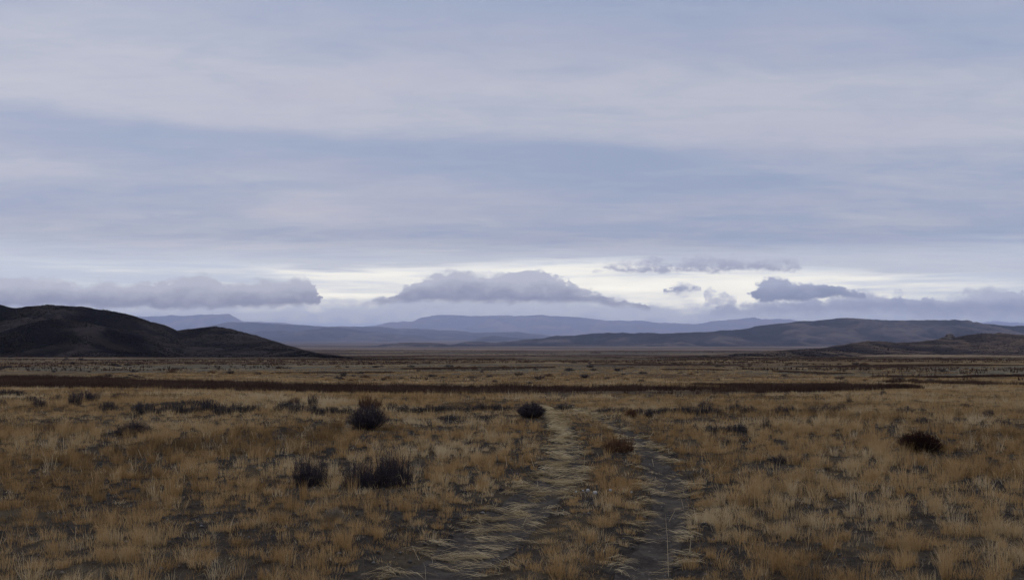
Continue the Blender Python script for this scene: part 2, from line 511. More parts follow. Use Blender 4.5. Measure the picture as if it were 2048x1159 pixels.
# ------------------------------------------------------------------ ground sheet
NR, NC = 1100, 420
near = np.linspace(0, 4, 40)[:-1]
far = np.exp(np.linspace(math.log(4), math.log(110000), NR))
back = -np.exp(np.linspace(math.log(60000), math.log(.3), 120))
ys = np.r_[back, near, far]
sx = np.linspace(-1, 1, NC)
sx = np.sign(sx) * (np.abs(sx) * .55 + np.abs(sx) ** 3 * .45)
GY = np.repeat(ys[:, None], NC, 1)
GX = sx[None, :] * (9 + 1.25 * np.abs(ys))[:, None]
GZ = gz_rut(GX, GY)
V = np.stack([GX, GY, GZ], -1).reshape(-1, 3)
i = np.arange(len(ys) - 1)[:, None] * NC + np.arange(NC - 1)[None, :]
Q = np.stack([i, i + 1, i + NC + 1, i + NC], -1).reshape(-1, 4)
tag(obj("ground", mesh_data("ground", V, [Q], M_GROUND, smooth=True)), kind='structure')

# ------------------------------------------------------------------ dirt track: two wheel ruts as one ribbon mesh each
VV, FF, off = [], [], 0
for si, R in enumerate((RL, RR)):
    t = np.gradient(R[:, :2], axis=0); t /= np.hypot(t[:, 0], t[:, 1])[:, None]
    nrm = np.stack([t[:, 1], -t[:, 0]], 1)
    K = 11
    s = np.linspace(-1, 1, K)
    L = np.arange(len(R)) * .12
    w = np.maximum(R[:, 2], .12) * .82
    wl = w * (.75 + .7 * fbm(L / .5, L * 0 + si, 31, 3)); wr = w * (.75 + .7 * fbm(L / .5, L * 0 + 9 + si, 33, 3))
    o = np.where(s[None] < 0, s[None] * wl[:, None], s[None] * wr[:, None])
    px = R[:, 0:1] + nrm[:, 0:1] * o; py = R[:, 1:2] + nrm[:, 1:2] * o
    pz = gz_rut(px, py) + .006 * (1 - (np.abs(s)[None] ** 6)) + .002
    VV.append(np.stack([px, py, pz], -1).reshape(-1, 3))
    i = np.arange(len(R) - 1)[:, None] * K + np.arange(K - 1)[None, :] + off
    FF.append(np.stack([i, i + 1, i + K + 1, i + K], -1).reshape(-1, 4)); off += len(VV[-1])
tag(obj("dirt_track", mesh_data("dirt_track", np.vstack(VV), [np.vstack(FF)], M_DIRT, smooth=True)), kind='structure')


# ------------------------------------------------------------------ hills
def hill(name, pts, D, foot, mat, nu=420, nv=90, spur=.35, spurL=120., rough=.6, roughL=9., back=None, wander=.06, seed=1, under=3.0, prof=1.0, py_shift=0):
    pts = np.array(pts, float)
    px = np.linspace(pts[0, 0], pts[-1, 0], nu)
    # monotone-ish smooth interpolation of the skyline
    py = np.interp(px, pts[:, 0], pts[:, 1]) + py_shift
    k = np.hanning(max(5, int(nu / len(pts) * .30) | 1)); k /= k.sum(); h = len(k) // 2
    py = np.convolve(np.pad(py, h, mode="edge"), k, "valid")
    py = py + (fbm(px / 22., px * 0 + seed, seed + 2, 3) - .5) * (4.6 if mat is M_HILLF else 2.2)
    dx, dy, dz = ray(px, py)
    if isinstance(D, list):
        Dp = np.interp(px, [a for a, _ in D], [b_ for _, b_ in D]); D = Dp
        foot = np.minimum(foot, D * .80)[:, None]
        back = (D * .3)[:, None]
    Yr = D * (1 + wander * (fbm(px / 160., px * 0, seed, 2) - .5) * 2)
    Xr = dx / dy * Yr
    Zr = CAMZ + dz / dy * Yr
    back = (D - foot) if back is None else back
    v = np.r_[np.linspace(0, 1, nv), np.linspace(1, 2, nv // 3)[1:]]
    VY = np.where(v[None] <= 1, foot + (Yr[:, None] - foot) * v[None], Yr[:, None] + back * (v[None] - 1))
    VX = np.repeat(Xr[:, None], len(v), 1)
    zb = zp(VY) - under
    t = np.where(v <= 1, v, 2 - v)[None]
    H = np.maximum(Zr[:, None] - zb, 0)
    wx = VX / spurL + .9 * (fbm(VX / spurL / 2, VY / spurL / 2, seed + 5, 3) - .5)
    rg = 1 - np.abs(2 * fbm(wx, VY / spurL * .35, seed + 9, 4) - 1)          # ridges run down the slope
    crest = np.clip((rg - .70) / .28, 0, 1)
    rg = np.clip((rg - .55) / .42, 0, 1)
    s = t ** prof; s = s * s * (3 - 2 * s) * .55 + s * .45
    cut = 1 - spur * (1 - rg) * np.clip(4 * t * (1 - t), 0, 1) ** .8
    Z = zb + H * s * cut + (fbm(VX / roughL, VY / roughL, seed + 3, 4) - .5) * rough * np.clip(H / 6, 0, 1)
    V = np.stack([VX, VY, Z], -1).reshape(-1, 3)
    n = len(v)
    i = np.arange(nu - 1)[:, None] * n + np.arange(n - 1)[None, :]
    Q = np.stack([i, i + n, i + n + 1, i + 1], -1).reshape(-1, 4)
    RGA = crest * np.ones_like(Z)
    HG[seed] = V.reshape(nu, n, 3)[:, :nv]
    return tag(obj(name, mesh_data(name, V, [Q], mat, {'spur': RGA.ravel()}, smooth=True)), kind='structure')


HG = {}


def z1(l): return [(x / 2.897, 500 + y / 2.897) for x, y in l]
def z2(l): return [(600 + x / 2.897, 500 + y / 2.897) for x, y in l]
def z3(l): return [(1348 + x / 2.897, 500 + y / 2.897) for x, y in l]


# left dark hill
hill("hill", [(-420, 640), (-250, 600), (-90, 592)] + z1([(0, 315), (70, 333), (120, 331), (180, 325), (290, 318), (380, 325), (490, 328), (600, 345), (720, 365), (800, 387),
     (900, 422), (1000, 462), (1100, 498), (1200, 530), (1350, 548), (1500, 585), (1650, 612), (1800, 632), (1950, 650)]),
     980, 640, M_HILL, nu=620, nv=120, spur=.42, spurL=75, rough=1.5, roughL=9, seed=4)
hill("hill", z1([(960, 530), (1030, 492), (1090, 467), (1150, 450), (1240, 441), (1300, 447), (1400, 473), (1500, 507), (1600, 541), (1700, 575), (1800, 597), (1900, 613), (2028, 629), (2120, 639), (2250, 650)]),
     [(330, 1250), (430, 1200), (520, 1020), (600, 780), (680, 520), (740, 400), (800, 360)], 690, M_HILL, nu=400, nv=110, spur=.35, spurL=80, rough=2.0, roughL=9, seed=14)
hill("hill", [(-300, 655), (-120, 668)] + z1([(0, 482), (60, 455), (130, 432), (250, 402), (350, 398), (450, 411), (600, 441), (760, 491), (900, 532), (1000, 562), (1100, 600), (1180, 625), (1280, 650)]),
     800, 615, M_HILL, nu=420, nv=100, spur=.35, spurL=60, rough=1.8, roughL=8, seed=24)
# right dark hill
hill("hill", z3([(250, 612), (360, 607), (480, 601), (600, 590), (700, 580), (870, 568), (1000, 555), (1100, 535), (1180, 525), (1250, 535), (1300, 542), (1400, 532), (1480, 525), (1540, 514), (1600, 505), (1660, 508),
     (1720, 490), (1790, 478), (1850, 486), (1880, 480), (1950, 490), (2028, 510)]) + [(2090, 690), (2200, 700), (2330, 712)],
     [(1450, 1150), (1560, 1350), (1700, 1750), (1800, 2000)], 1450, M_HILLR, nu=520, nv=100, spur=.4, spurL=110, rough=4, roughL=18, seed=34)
# middle hills
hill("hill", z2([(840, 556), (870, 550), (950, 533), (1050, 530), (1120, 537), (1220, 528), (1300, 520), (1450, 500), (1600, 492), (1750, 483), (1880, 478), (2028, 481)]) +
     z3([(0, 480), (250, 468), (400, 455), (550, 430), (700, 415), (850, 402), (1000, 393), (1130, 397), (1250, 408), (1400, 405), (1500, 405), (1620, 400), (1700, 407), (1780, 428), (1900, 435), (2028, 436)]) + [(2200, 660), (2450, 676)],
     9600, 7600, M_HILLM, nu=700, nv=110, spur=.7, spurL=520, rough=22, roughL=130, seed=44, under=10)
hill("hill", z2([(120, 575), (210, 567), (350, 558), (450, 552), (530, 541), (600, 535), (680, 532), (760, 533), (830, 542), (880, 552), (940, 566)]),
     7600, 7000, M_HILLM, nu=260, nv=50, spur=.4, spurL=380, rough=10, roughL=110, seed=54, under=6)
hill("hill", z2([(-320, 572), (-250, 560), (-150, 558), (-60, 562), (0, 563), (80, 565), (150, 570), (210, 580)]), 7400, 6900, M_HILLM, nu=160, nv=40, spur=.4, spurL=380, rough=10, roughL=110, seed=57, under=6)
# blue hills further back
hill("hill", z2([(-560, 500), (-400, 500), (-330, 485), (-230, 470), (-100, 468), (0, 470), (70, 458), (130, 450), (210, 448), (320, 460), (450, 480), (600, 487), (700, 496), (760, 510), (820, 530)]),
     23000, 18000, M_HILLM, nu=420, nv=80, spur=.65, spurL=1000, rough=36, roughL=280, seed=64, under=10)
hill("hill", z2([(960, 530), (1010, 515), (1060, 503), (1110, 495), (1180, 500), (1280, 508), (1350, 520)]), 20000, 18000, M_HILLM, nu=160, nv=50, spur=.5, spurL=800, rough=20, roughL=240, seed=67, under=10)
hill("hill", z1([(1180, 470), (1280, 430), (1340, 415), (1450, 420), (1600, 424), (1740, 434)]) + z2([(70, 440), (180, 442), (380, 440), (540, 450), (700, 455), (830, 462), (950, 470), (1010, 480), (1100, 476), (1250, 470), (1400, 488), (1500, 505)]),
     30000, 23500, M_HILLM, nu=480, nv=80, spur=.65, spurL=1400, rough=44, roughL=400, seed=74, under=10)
# far mountains
hill("mountain", z2([(330, 452), (420, 436), (470, 430), (540, 415), (600, 412), (640, 420), (700, 395), (760, 380), (860, 376), (1000, 380), (1080, 378), (1130, 380), (1200, 378), (1300, 380), (1400, 376), (1520, 382), (1650, 390), (1780, 405), (1900, 408), (2028, 415)]) +
     z3([(0, 425), (120, 428), (250, 412), (400, 395), (470, 390), (520, 400), (600, 397), (660, 402), (710, 412), (800, 430), (900, 445)]),
     58000, 43000, M_HILLF, nu=700, nv=110, spur=.65, spurL=2500, rough=80, roughL=800, seed=84, under=10)
hill("mountain", [(150, 640), (220, 634)] + z1([(830, 380), (960, 381), (1100, 375), (1230, 372), (1330, 372), (1360, 388), (1400, 409), (1500, 412), (1650, 425), (1800, 438), (2028, 441), (2150, 452)]),
     54000, 42000, M_HILLF, nu=420, nv=90, spur=.65, spurL=2200, rough=70, roughL=760, seed=94, under=10)
hill("mountain", z3([(1600, 450), (1780, 421), (1850, 412), (1910, 413), (1960, 420), (2028, 422), (2150, 424)]) + [(2300, 660)], 70000, 60000, M_HILLF, nu=200, nv=50, spur=.4, spurL=1500, rough=30, roughL=400, seed=97, under=10)


# ------------------------------------------------------------------ grass
def blades(base, L, lean, ang, width, tint, bend=.4, seg=2):
    n = len(base)
    d = np.stack([np.cos(ang), np.sin(ang), np.zeros(n)], 1)
    sa = rng.uniform(0, math.pi, n)
    sd = np.stack([np.cos(sa), np.sin(sa), np.zeros(n)], 1) * (width / 2)[:, None]
    up = np.array([0, 0, 1.0])
    tipv = d * (lean * L)[:, None] + up * (np.sqrt(np.clip(1 - lean ** 2, .02, 1)) * L)[:, None]
    tip = base + tipv
    if seg == 2:
        mid = base + d * (lean * L * bend * .6)[:, None] + up * (np.sqrt(np.clip(1 - lean ** 2 * .5, .05, 1)) * L * .55)[:, None]
        V = np.stack([base - sd, base + sd, mid + sd * .75, mid - sd * .75, tip], 1).reshape(-1, 3)
        i = np.arange(n)[:, None] * 5
        return V, i + np.array([[3, 2, 4]]), i + np.array([[0, 1, 2, 3]]), np.repeat(tint, 5)
    V = np.stack([base - sd, base + sd, tip], 1).reshape(-1, 3)
    i = np.arange(n)[:, None] * 3
    return V, i + np.array([[0, 1, 2]]), np.zeros((0, 4), int), np.repeat(tint, 3)


class Acc:
    def __init__(s): s.V, s.T, s.Q, s.A, s.n = [], [], [], [], 0
    def add(s, V, T, Q, A):
        s.V.append(V); s.T.append(T + s.n); s.Q.append(Q + s.n); s.A.append(A); s.n += len(V)
    def mesh(s, name, mat):
        return mesh_data(name, np.vstack(s.V), [np.vstack(s.T), np.vstack(s.Q)], mat, {"tint": np.concatenate(s.A)})


def scatter(y0, y1, dens, k=.58, m=3.0):
    area = k * (y1 ** 2 - y0 ** 2) + 2 * m * (y1 - y0)
    n = int(area * dens)
    yy = np.linspace(y0, y1, 400); w = k * 2 * yy + 2 * m
    c = np.cumsum(w); c /= c[-1]
    y = np.interp(rng.random(n), c, yy)
    x = rng.uniform(-1, 1, n) * (k * y + m)
    return x, y


# belts of brown scrub, given by the pixels of their foot line
BELTS = [([(-300, 764, 11), (0, 772, 12), (180, 775, 12), (360, 779, 12), (640, 784, 11), (1000, 786, 12), (1350, 787, 11), (1600, 784, 8), (1760, 779, 4), (1850, 777, 1.5)], .125),
         ([(1790, 765, .8), (1850, 767, 3), (1950, 769, 4), (2048, 771, 4), (2300, 776, 5)], .12),
         ([(1400, 770, 2), (1500, 772, 3), (1600, 771, 2), (1700, 768, .6)], .07),
         ([(1560, 746, .5), (1590, 747, 3), (1640, 748, 5), (1700, 747, 1)], .08),
         ([(1330, 740, .5), (1400, 741, 2.5), (1470, 740, .6)], .08),
         ([(800, 739, .5), (900, 740, 4), (1000, 740, 4), (1110, 739, 1)], .08),
         ([(540, 746, .5), (650, 746, 3), (780, 744, 1)], .08),
         ([(1750, 752, .5), (1860, 754, 3), (1960, 753, 2), (2100, 751, 3), (2200, 751, 2)], .08),
         ([(1180, 730, .5), (1300, 731, 2), (1480, 730, .8)], .10), ([(1600, 733, .5), (1760, 734, 2), (2000, 733, 2), (2150, 733, 1)], .10)]
belt_xy = []
for pts, hgt in BELTS:
    P = np.array([[*on_ground(a, b), *on_ground(a, b - c)] for a, b, c in pts])
    belt_xy.append(P)


def in_belt(x, y, pad=0.0):
    out = np.zeros(x.shape, bool)
    for P in belt_xy:
        lo = np.interp(x, P[:, 0], P[:, 1], left=1e9, right=1e9); hi = np.interp(x, P[:, 0], P[:, 3], left=-1e9, right=-1e9)
        out |= (y > lo - pad) & (y < hi + pad)
    return out


# flattened pale grass lying in and beside the ruts
acc = Acc()
for R, bare, outer, Ls in ((RL, .05, 1.35, 1.0), (RR, .78, 1.6, .7)):
    t = np.gradient(R[:, :2], axis=0); t /= np.hypot(t[:, 0], t[:, 1])[:, None]
    m = int(len(R) * 5.0)
    idx = rng.integers(0, len(R), m)
    w = np.maximum(R[idx, 2], .12)
    o = rng.uniform(-outer, outer, m)
    cl = fbm(R[idx, 0] / .25 + o * 3, R[idx, 1] / .22, 71, 2)
    keep = (np.abs(o) > bare * (.6 + .8 * rng.random(m))) & (cl > (.50 if bare < .5 else .545)) & (R[idx, 1] > 1.5) & (R[idx, 1] < 34)
    idx, o, w = idx[keep], o[keep], w[keep]; n = len(idx)
    nx, ny = t[idx, 1], -t[idx, 0]
    cx, cy = R[idx, 0] + nx * o * w, R[idx, 1] + ny * o * w
    # combed across the rut, pointing inwards and a little along it
    dirx, diry = -np.sign(o) * nx + t[idx, 0] * (rj := rng.normal(-.35, .55, n)), -np.sign(o) * ny + t[idx, 1] * rj
    ang = np.arctan2(diry, dirx)
    j = np.repeat(np.arange(n), 22); N = len(j)
    bx, by = cx[j] + rng.normal(0, .055, N), cy[j] + rng.normal(0, .022, N)
    bz = gz_rut(bx, by) + .004 + rng.random(N) * .022
    L = Ls * (.05 + .19 * rng.random(N))
    lean = rng.uniform(.965, 1.0, N)
    ti = np.clip(fbm(cx / .6, cy / .6, 77, 2)[j] + .02 + rng.normal(0, .18, N), 0, 1)
    d = np.stack([np.cos(ang[j] + rng.normal(0, .27, N)), np.sin(ang[j] + rng.normal(0, .27, N)), np.zeros(N)], 1)
    wd = np.maximum(.003, cy[j] * .00042)
    base = np.stack([bx, by, bz], 1)
    sd = np.stack([-d[:, 1], d[:, 0], np.zeros(N)], 1) * (wd / 2)[:, None]
    curl = sd / (wd / 2)[:, None] * (L * (rng.normal(0, .22, n)[j] + rng.normal(0, .07, N)))[:, None]
    lift = np.array([0, 0, 1.0]) * (L * rng.uniform(.03, .18, N))[:, None]
    tilt = np.array([0, 0, 1.0]) * (wd * rng.choice([-1, 1], N) * rng.uniform(.1, .5, N))[:, None]
    mid = base + d * (L * .5)[:, None] + lift + curl * .3
    tip = base + d * L[:, None] + lift * .2 + curl
    V = np.stack([base - sd, base + sd + tilt, mid + sd * .8 + tilt, mid - sd * .8, tip], 1).reshape(-1, 3)
    i = np.arange(N)[:, None] * 5
    acc.add(V, i + np.array([[3, 2, 4]]), i + np.array([[0, 1, 2, 3]]), np.repeat(ti, 5))
tag(obj("flattened_grass", acc.mesh("flattened_grass", M_MAT)), "pale straw pressed flat in the wheel ruts of the track", "grass", kind='stuff')

# belts of dark brown scrub beyond the grass
acc = Acc()
for (pts, hgt), P in zip(BELTS, belt_xy):
    x0, x1 = P[0, 0], P[-1, 0]
    n = int(abs(x1 - x0) * 190)
    x = rng.uniform(x0, x1, n)
    lo = np.interp(x, P[:, 0], P[:, 1]); hi = np.interp(x, P[:, 0], P[:, 3])
    wob = 1.6 * (fbm(x / 7, x * 0, 191, 3) - .5) * np.clip((hi - lo) / 3, .2, 1)
    y = lo + (hi - lo) * rng.random(n) + wob * 2
    hh = 1.45 * hgt * np.clip((hi - lo) / 2.5, .3, 1) * (.55 + .6 * rng.random(n)) * (.35 + 1.3 * fbm(x / 1.6, y / 1.6, 81, 3))
    kk = fbm(x / 5, y / 1.3, 181, 3) + .08 * sstep(20, -10, x) + .06 * rng.normal(0, 1, n) > .46; x, y, hh = x[kk], y[kk], hh[kk]; n = len(x)
    ti = np.clip(.25 + .75 * (fbm(x / 4, y / 3, 83, 3) - .2) + rng.normal(0, .12, n), 0, 1)
    j = np.repeat(np.arange(n), 11); N = len(j)
    a = rng.uniform(0, 6.28, N); r = .16 * np.sqrt(rng.random(N))
    bx, by = x[j] + np.cos(a) * r, y[j] + np.sin(a) * r
    acc.add(*blades(np.stack([bx, by, gz(bx, by) - .01], 1), hh[j] * (.6 + .6 * rng.random(N)) * 1.5, rng.uniform(.05, .6, N), a, np.full(N, .026) * (.6 + .7 * rng.random(N)), np.clip(ti[j] + rng.normal(0, .1, N), 0, 1), seg=1))
# scattered scrub further out, in drifts
x, y = scatter(75, 1100, .06)
x2, y2 = scatter(1100, 3200, .007); x, y = np.r_[x, x2], np.r_[y, y2]
k = (fbm(x / 60, y / 90, 91, 4) > .53) & (rng.random(len(x)) < 1.0); x, y = x[k], y[k]; n = len(x)
ti = np.clip(fbm(x / 90, y / 90, 93, 2) + rng.normal(0, .2, n), 0, 1)
j = np.repeat(np.arange(n), 8); N = len(j)
a = rng.uniform(0, 6.28, N); r = (.4 + .0012 * y[j]) * np.sqrt(rng.random(N))
bx, by = x[j] + np.cos(a) * r, y[j] + np.sin(a) * r
acc.add(*blades(np.stack([bx, by, gz(bx, by) - .05], 1), rng.uniform(.2, .6, N), rng.uniform(.05, .7, N), a, .10 + .0005 * y[j], np.clip(ti[j] + rng.normal(0, .1, N), 0, 1), seg=1))
tag(obj("scrub", acc.mesh("scrub", M_SCRUB)), "low dark brown scrub growing in long belts across the plain", "scrub", kind='stuff')

# scrub on the near hills
acc = Acc()
for sd_, cnt, hh_, ww_ in ((4, 42000, 1.1, .9), (14, 22000, 1.1, .9), (24, 24000, 1.0, .8), (34, 26000, 1.6, 1.5)):
    G = HG[sd_]
    a = rng.random(cnt) * (G.shape[0] - 1.01); b_ = rng.random(cnt) * (G.shape[1] - 1.01)
    ia, ib = a.astype(int), b_.astype(int); fa, fb = (a - ia)[:, None], (b_ - ib)[:, None]
    p = (G[ia, ib] * (1 - fa) + G[ia + 1, ib] * fa) * (1 - fb) + (G[ia, ib + 1] * (1 - fa) + G[ia + 1, ib + 1] * fa) * fb
    k = (p[:, 2] > zp(p[:, 1]) - 1.5) & (fbm(p[:, 0] / 25, p[:, 1] / 25, 95, 4) + rng.normal(0, .05, cnt) > .47)
    p = p[k]; n = len(p)
    ti = np.clip(fbm(p[:, 0] / 40, p[:, 1] / 40, 97, 2) * .8 + rng.normal(0, .2, n), 0, 1)
    j = np.repeat(np.arange(n), 4); N = len(j)
    a = rng.uniform(0, 6.28, N)
    q = p[j] + np.stack([np.cos(a) * .5, np.sin(a) * .5, np.full(N, -.25)], 1) * ww_
    acc.add(*blades(q, hh_ * rng.uniform(.5, 1.2, N), rng.uniform(.1, .7, N), a, ww_ * rng.uniform(.5, 1.2, N), ti[j], seg=1))
M_HS = blade_mat("hill_scrub", [(0, (.004, .004, .006)), (.45, (.012, .010, .012)), (1, (.055, .041, .026))], .05)
tag(obj("hill_scrub", acc.mesh("hill_scrub", M_HS)), "dark low scrub covering the near hills", "scrub", kind='stuff')

# gravel and clods on the bare soil
ico = np.array([(0, 0, .8), (.9, 0, .1), (.28, .85, .1), (-.73, .53, .15), (-.73, -.53, .05), (.28, -.85, .12), (0, 0, -.5)])
icf = np.array([(0, 1, 2), (0, 2, 3), (0, 3, 4), (0, 4, 5), (0, 5, 1), (6, 2, 1), (6, 3, 2), (6, 4, 3), (6, 5, 4), (6, 1, 5)])
x, y = scatter(3, 20, 95)
rd = rut_dist(x, y)
keep = (rd < 1.0) | (rng.random(len(x)) < .45); x, y = x[keep], y[keep]
n = len(x)
sz = .005 + .017 * rng.random(n) ** 3 + .0004 * y
V = (ico[None] * (sz[:, None, None]) * rng.uniform(.6, 1.3, (n, 7, 3)))
a = rng.uniform(0, 6.28, n); ca, sa = np.cos(a)[:, None], np.sin(a)[:, None]
V = np.stack([V[..., 0] * ca - V[..., 1] * sa, V[..., 0] * sa + V[..., 1] * ca, V[..., 2]], -1) + np.stack([x, y, gz_rut(x, y) + .006], -1)[:, None]
T = (icf[None] + np.arange(n)[:, None, None] * 7).reshape(-1, 3)
M_GRAV = blade_mat("gravel", [(0, (.05, .047, .05)), (.6, (.085, .077, .073)), (1, (.15, .14, .13))], 0)
tag(obj("gravel", mesh_data("gravel", V.reshape(-1, 3), [T], M_GRAV, {"tint": np.repeat(rng.random(n) ** 1.2, 7)})), "dark gravel and small clods on the bare soil", "gravel", kind='stuff')


# ------------------------------------------------------------------ shrubs
def ribbon(paths, w0, w1, tint):
    """paths (n, k, 3): flat tapering strips"""
    n, k, _ = paths.shape
    a = rng.uniform(0, math.pi, n)
    sd = np.stack([np.cos(a), np.sin(a), rng.normal(0, .3, n)], 1)[:, None]
    w = np.linspace(1, 0, k)[None, :, None]
    w = (w0[:, None, None] * w + w1[:, None, None] * (1 - w)) / 2
    V = np.stack([paths - sd * w, paths + sd * w], 2).reshape(-1, 3)
    i = np.arange(n)[:, None] * (2 * k) + np.arange(k - 1)[None] * 2
    Q = np.stack([i, i + 1, i + 3, i + 2], -1).reshape(-1, 4)
    return V, np.zeros((0, 3), int), Q, np.repeat(tint, 2 * k)


def shrub_meshes(kind, seed, stems, twigs, mat, wid=.010, up=.5, ragged=.2):
    """unit shrub: about 1 wide, 1 high.  -> (stems mesh, foliage mesh)"""
    global rng
    keep = rng; rng = np.random.default_rng(seed)
    n = stems
    a = rng.uniform(0, 2 * math.pi, n)
    q = np.sqrt(rng.random(n))                         # how far out the tip is
    if kind == 'ball':
        rad = .50 * q; zt = np.sqrt(np.clip(1 - (q * .93) ** 2, 0.02, 1)) * (.78 + .25 * rng.random(n))
        zt = np.maximum(zt, .18 + .25 * rng.random(n)); br = .16
    elif kind == 'upright':
        rad = .48 * q; zt = (1 - .30 * q ** 2) * (.30 + .70 * rng.random(n) ** 1.6); br = .40
    else:
        rad = .50 * q; zt = (1 - .7 * q ** 2) * (.55 + .5 * rng.random(n)); br = .40
    lump = .75 + .5 * fbm(np.cos(a) * 1.6 + 5 + seed, np.sin(a) * 1.6 + q, seed, 2)
    zt = zt * (1 - ragged + ragged * 2 * (lump - .5))
    base = np.stack([np.cos(a) * br * q, np.sin(a) * br * q, np.zeros(n) - .03], 1)
    tip = np.stack([np.cos(a) * rad, np.sin(a) * rad, zt], 1)
    k = 5
    tt = np.linspace(0, 1, k)[None, :, None]
    ctrl = (base + tip) / 2 + np.stack([np.cos(a) * .06, np.sin(a) * .06, zt * .02], 1) * (1 if kind == 'ball' else -.6) + rng.normal(0, .02, (n, 3))
    path = base[:, None] * (1 - tt) ** 2 + 2 * ctrl[:, None] * tt * (1 - tt) + tip[:, None] * tt ** 2
    path[:, 1:-1] += rng.normal(0, .010, (n, k - 2, 3))
    A = Acc(); A.add(*ribbon(path, np.full(n, wid * 1.7), np.full(n, wid * .5), np.clip(rng.normal(.35, .2, n), 0, 1)))
    # side twigs
    m = n * twigs
    j = np.repeat(np.arange(n), twigs)
    s = rng.uniform(.3, 1.0, m) ** .8
    s3 = s[:, None]
    p0 = base[j] * (1 - s3) ** 2 + 2 * ctrl[j] * s3 * (1 - s3) + tip[j] * s3 ** 2
    tan = tip[j] - ctrl[j]; tan /= np.linalg.norm(tan, axis=1)[:, None] + 1e-6
    d = tan * .8 + rng.normal(0, .55, (m, 3)) + np.array([0, 0, up]); d /= np.linalg.norm(d, axis=1)[:, None]
    L = rng.uniform(.06, .19, m)[:, None]
    p1 = p0 + d * L * .5 + rng.normal(0, .008, (m, 3)); p2 = p0 + d * L + np.array([0, 0, .02]) * up
    p2[:, 2] = np.maximum(p2[:, 2], .01)
    B = Acc(); B.add(*ribbon(np.stack([p0, p1, p2], 1), np.full(m, wid), np.full(m, wid * .35), np.clip(rng.normal(.5, .22, m) + .15 * (s - .6), 0, 1)))
    # small leaves / seed heads along the twig ends
    f = m
    c = p0 + (p2 - p0) * rng.uniform(.4, 1.05, (f, 1)) + rng.normal(0, .008, (f, 3))
    v1 = rng.normal(0, 1, (f, 3)); v1 /= np.linalg.norm(v1, axis=1)[:, None]; v2 = rng.normal(0, 1, (f, 3)); v2 /= np.linalg.norm(v2, axis=1)[:, None]
    z = wid * rng.uniform(.7, 1.5, (f, 1))
    V = np.stack([c - v1 * z, c + v2 * z * .6, c + v1 * z, c - v2 * z * .6], 1).reshape(-1, 3)
    i = np.arange(f)[:, None] * 4
    B.add(V, np.zeros((0, 3), int), i + np.array([[0, 1, 2, 3]]), np.repeat(np.clip(rng.normal(.6, .25, f), 0, 1), 4))
    rng = keep
    return A.mesh("shrub_stems", mat), B.mesh("shrub_foliage", mat)


def merge(meA, meB, name, mat):
    def get(me):
        V = np.empty(len(me.vertices) * 3, np.float32); me.vertices.foreach_get("co", V)
        tot = np.empty(len(me.polygons), np.int32); me.polygons.foreach_get("loop_total", tot)
        ix = np.empty(len(me.loops), np.int32); me.loops.foreach_get("vertex_index", ix)
        A = np.empty(len(me.vertices), np.float32); me.attributes["tint"].data.foreach_get("value", A)
        return V.reshape(-1, 3), ix.reshape(-1, 4), A
    a, b = get(meA), get(meB)
    return mesh_data(name, np.vstack([a[0], b[0]]), [np.vstack([a[1], b[1] + len(a[0])])], mat, {"tint": np.r_[a[2], b[2]]})


SHRUBS = []


def place(px, base, wpx, hpx):
    x, y = on_ground(px, base)
    x, y = float(x), float(y)
    SHRUBS.append((x, y, wpx * y / F))
    return (x, y, float(gz(x, y))), wpx * y / F, hpx * y / F


def big_shrub(name, label, px, base, wpx, hpx, kind, seed, stems, twigs, mat, depth=1.0, **kw):
    loc, w, h = place(px, base, wpx, hpx)
    a, b2 = shrub_meshes(kind, seed, stems, twigs, mat, **kw)
    o = obj(name, None, loc=loc)
    o.scale = (w, w * depth, h)
    tag(o, label, "shrub", "dark shrubs standing in the grass")
    obj("stems", a, o); obj("foliage", b2, o)
    return o


big_shrub("shrub", "dense round dark shrub like a ball in the grass left of the track", 735, 862, 84, 48, 'ball', 1, 380, 7, M_BUSH, wid=.0085, up=.35)
big_shrub("shrub", "ragged lower dark shrub joined to the left side of the tallest twig clump", 727, 974, 92, 60, 'upright', 2, 240, 7, M_BUSH, depth=.7, wid=.0085, up=.9, ragged=.6)
big_shrub("shrub", "tallest dark twig clump near the track, right half of the widest shrub group", 787, 973, 80, 86, 'upright', 21, 210, 7, M_BUSH, depth=.8, wid=.0085, up=1.1, ragged=.7)
big_shrub("shrub", "separate dark twiggy shrub just left of the widest near shrub group", 621, 969, 78, 70, 'upright', 3, 240, 7, M_BUSH, depth=.9, wid=.009, up=.9, ragged=.6)
big_shrub("shrub", "low wide dark shrub alone in the grass far left of the round shrub", 268, 869, 80, 30, 'low', 4, 260, 8, M_BUSH, depth=.7, wid=.011, up=.4, ragged=.35)
big_shrub("shrub", "blackish red rounded shrub alone in the grass at right", 1840, 904, 86, 40, 'ball', 5, 420, 9, M_BLACK, wid=.011, up=.3)
big_shrub("shrub", "dark bushy shrub at the left edge of the track where it bends away", 1063, 834, 62, 32, 'ball', 6, 300, 9, M_BUSH, wid=.013, up=.5)
big_shrub("shrub", "reddish twiggy shrub on the strip between the two wheel ruts", 1238, 900, 70, 42, 'upright', 7, 150, 7, M_RED, depth=.9, wid=.011, up=.7, ragged=.3)
big_shrub("shrub", "rust brown feathery shrub behind the dense round shrub", 740, 818, 52, 32, 'upright', 8, 150, 8, M_RED, wid=.016, up=.9, ragged=.4)
big_shrub("shrub", "small rusty shrub right of the track below the grey shrub row", 1262, 836, 28, 17, 'ball', 9, 120, 7, M_RED, wid=.02, up=.4)
big_shrub("shrub", "little dark tuft shrub beside the small rusty shrub", 1297, 835, 24, 15, 'ball', 10, 120, 7, M_BUSH, wid=.02, up=.4)
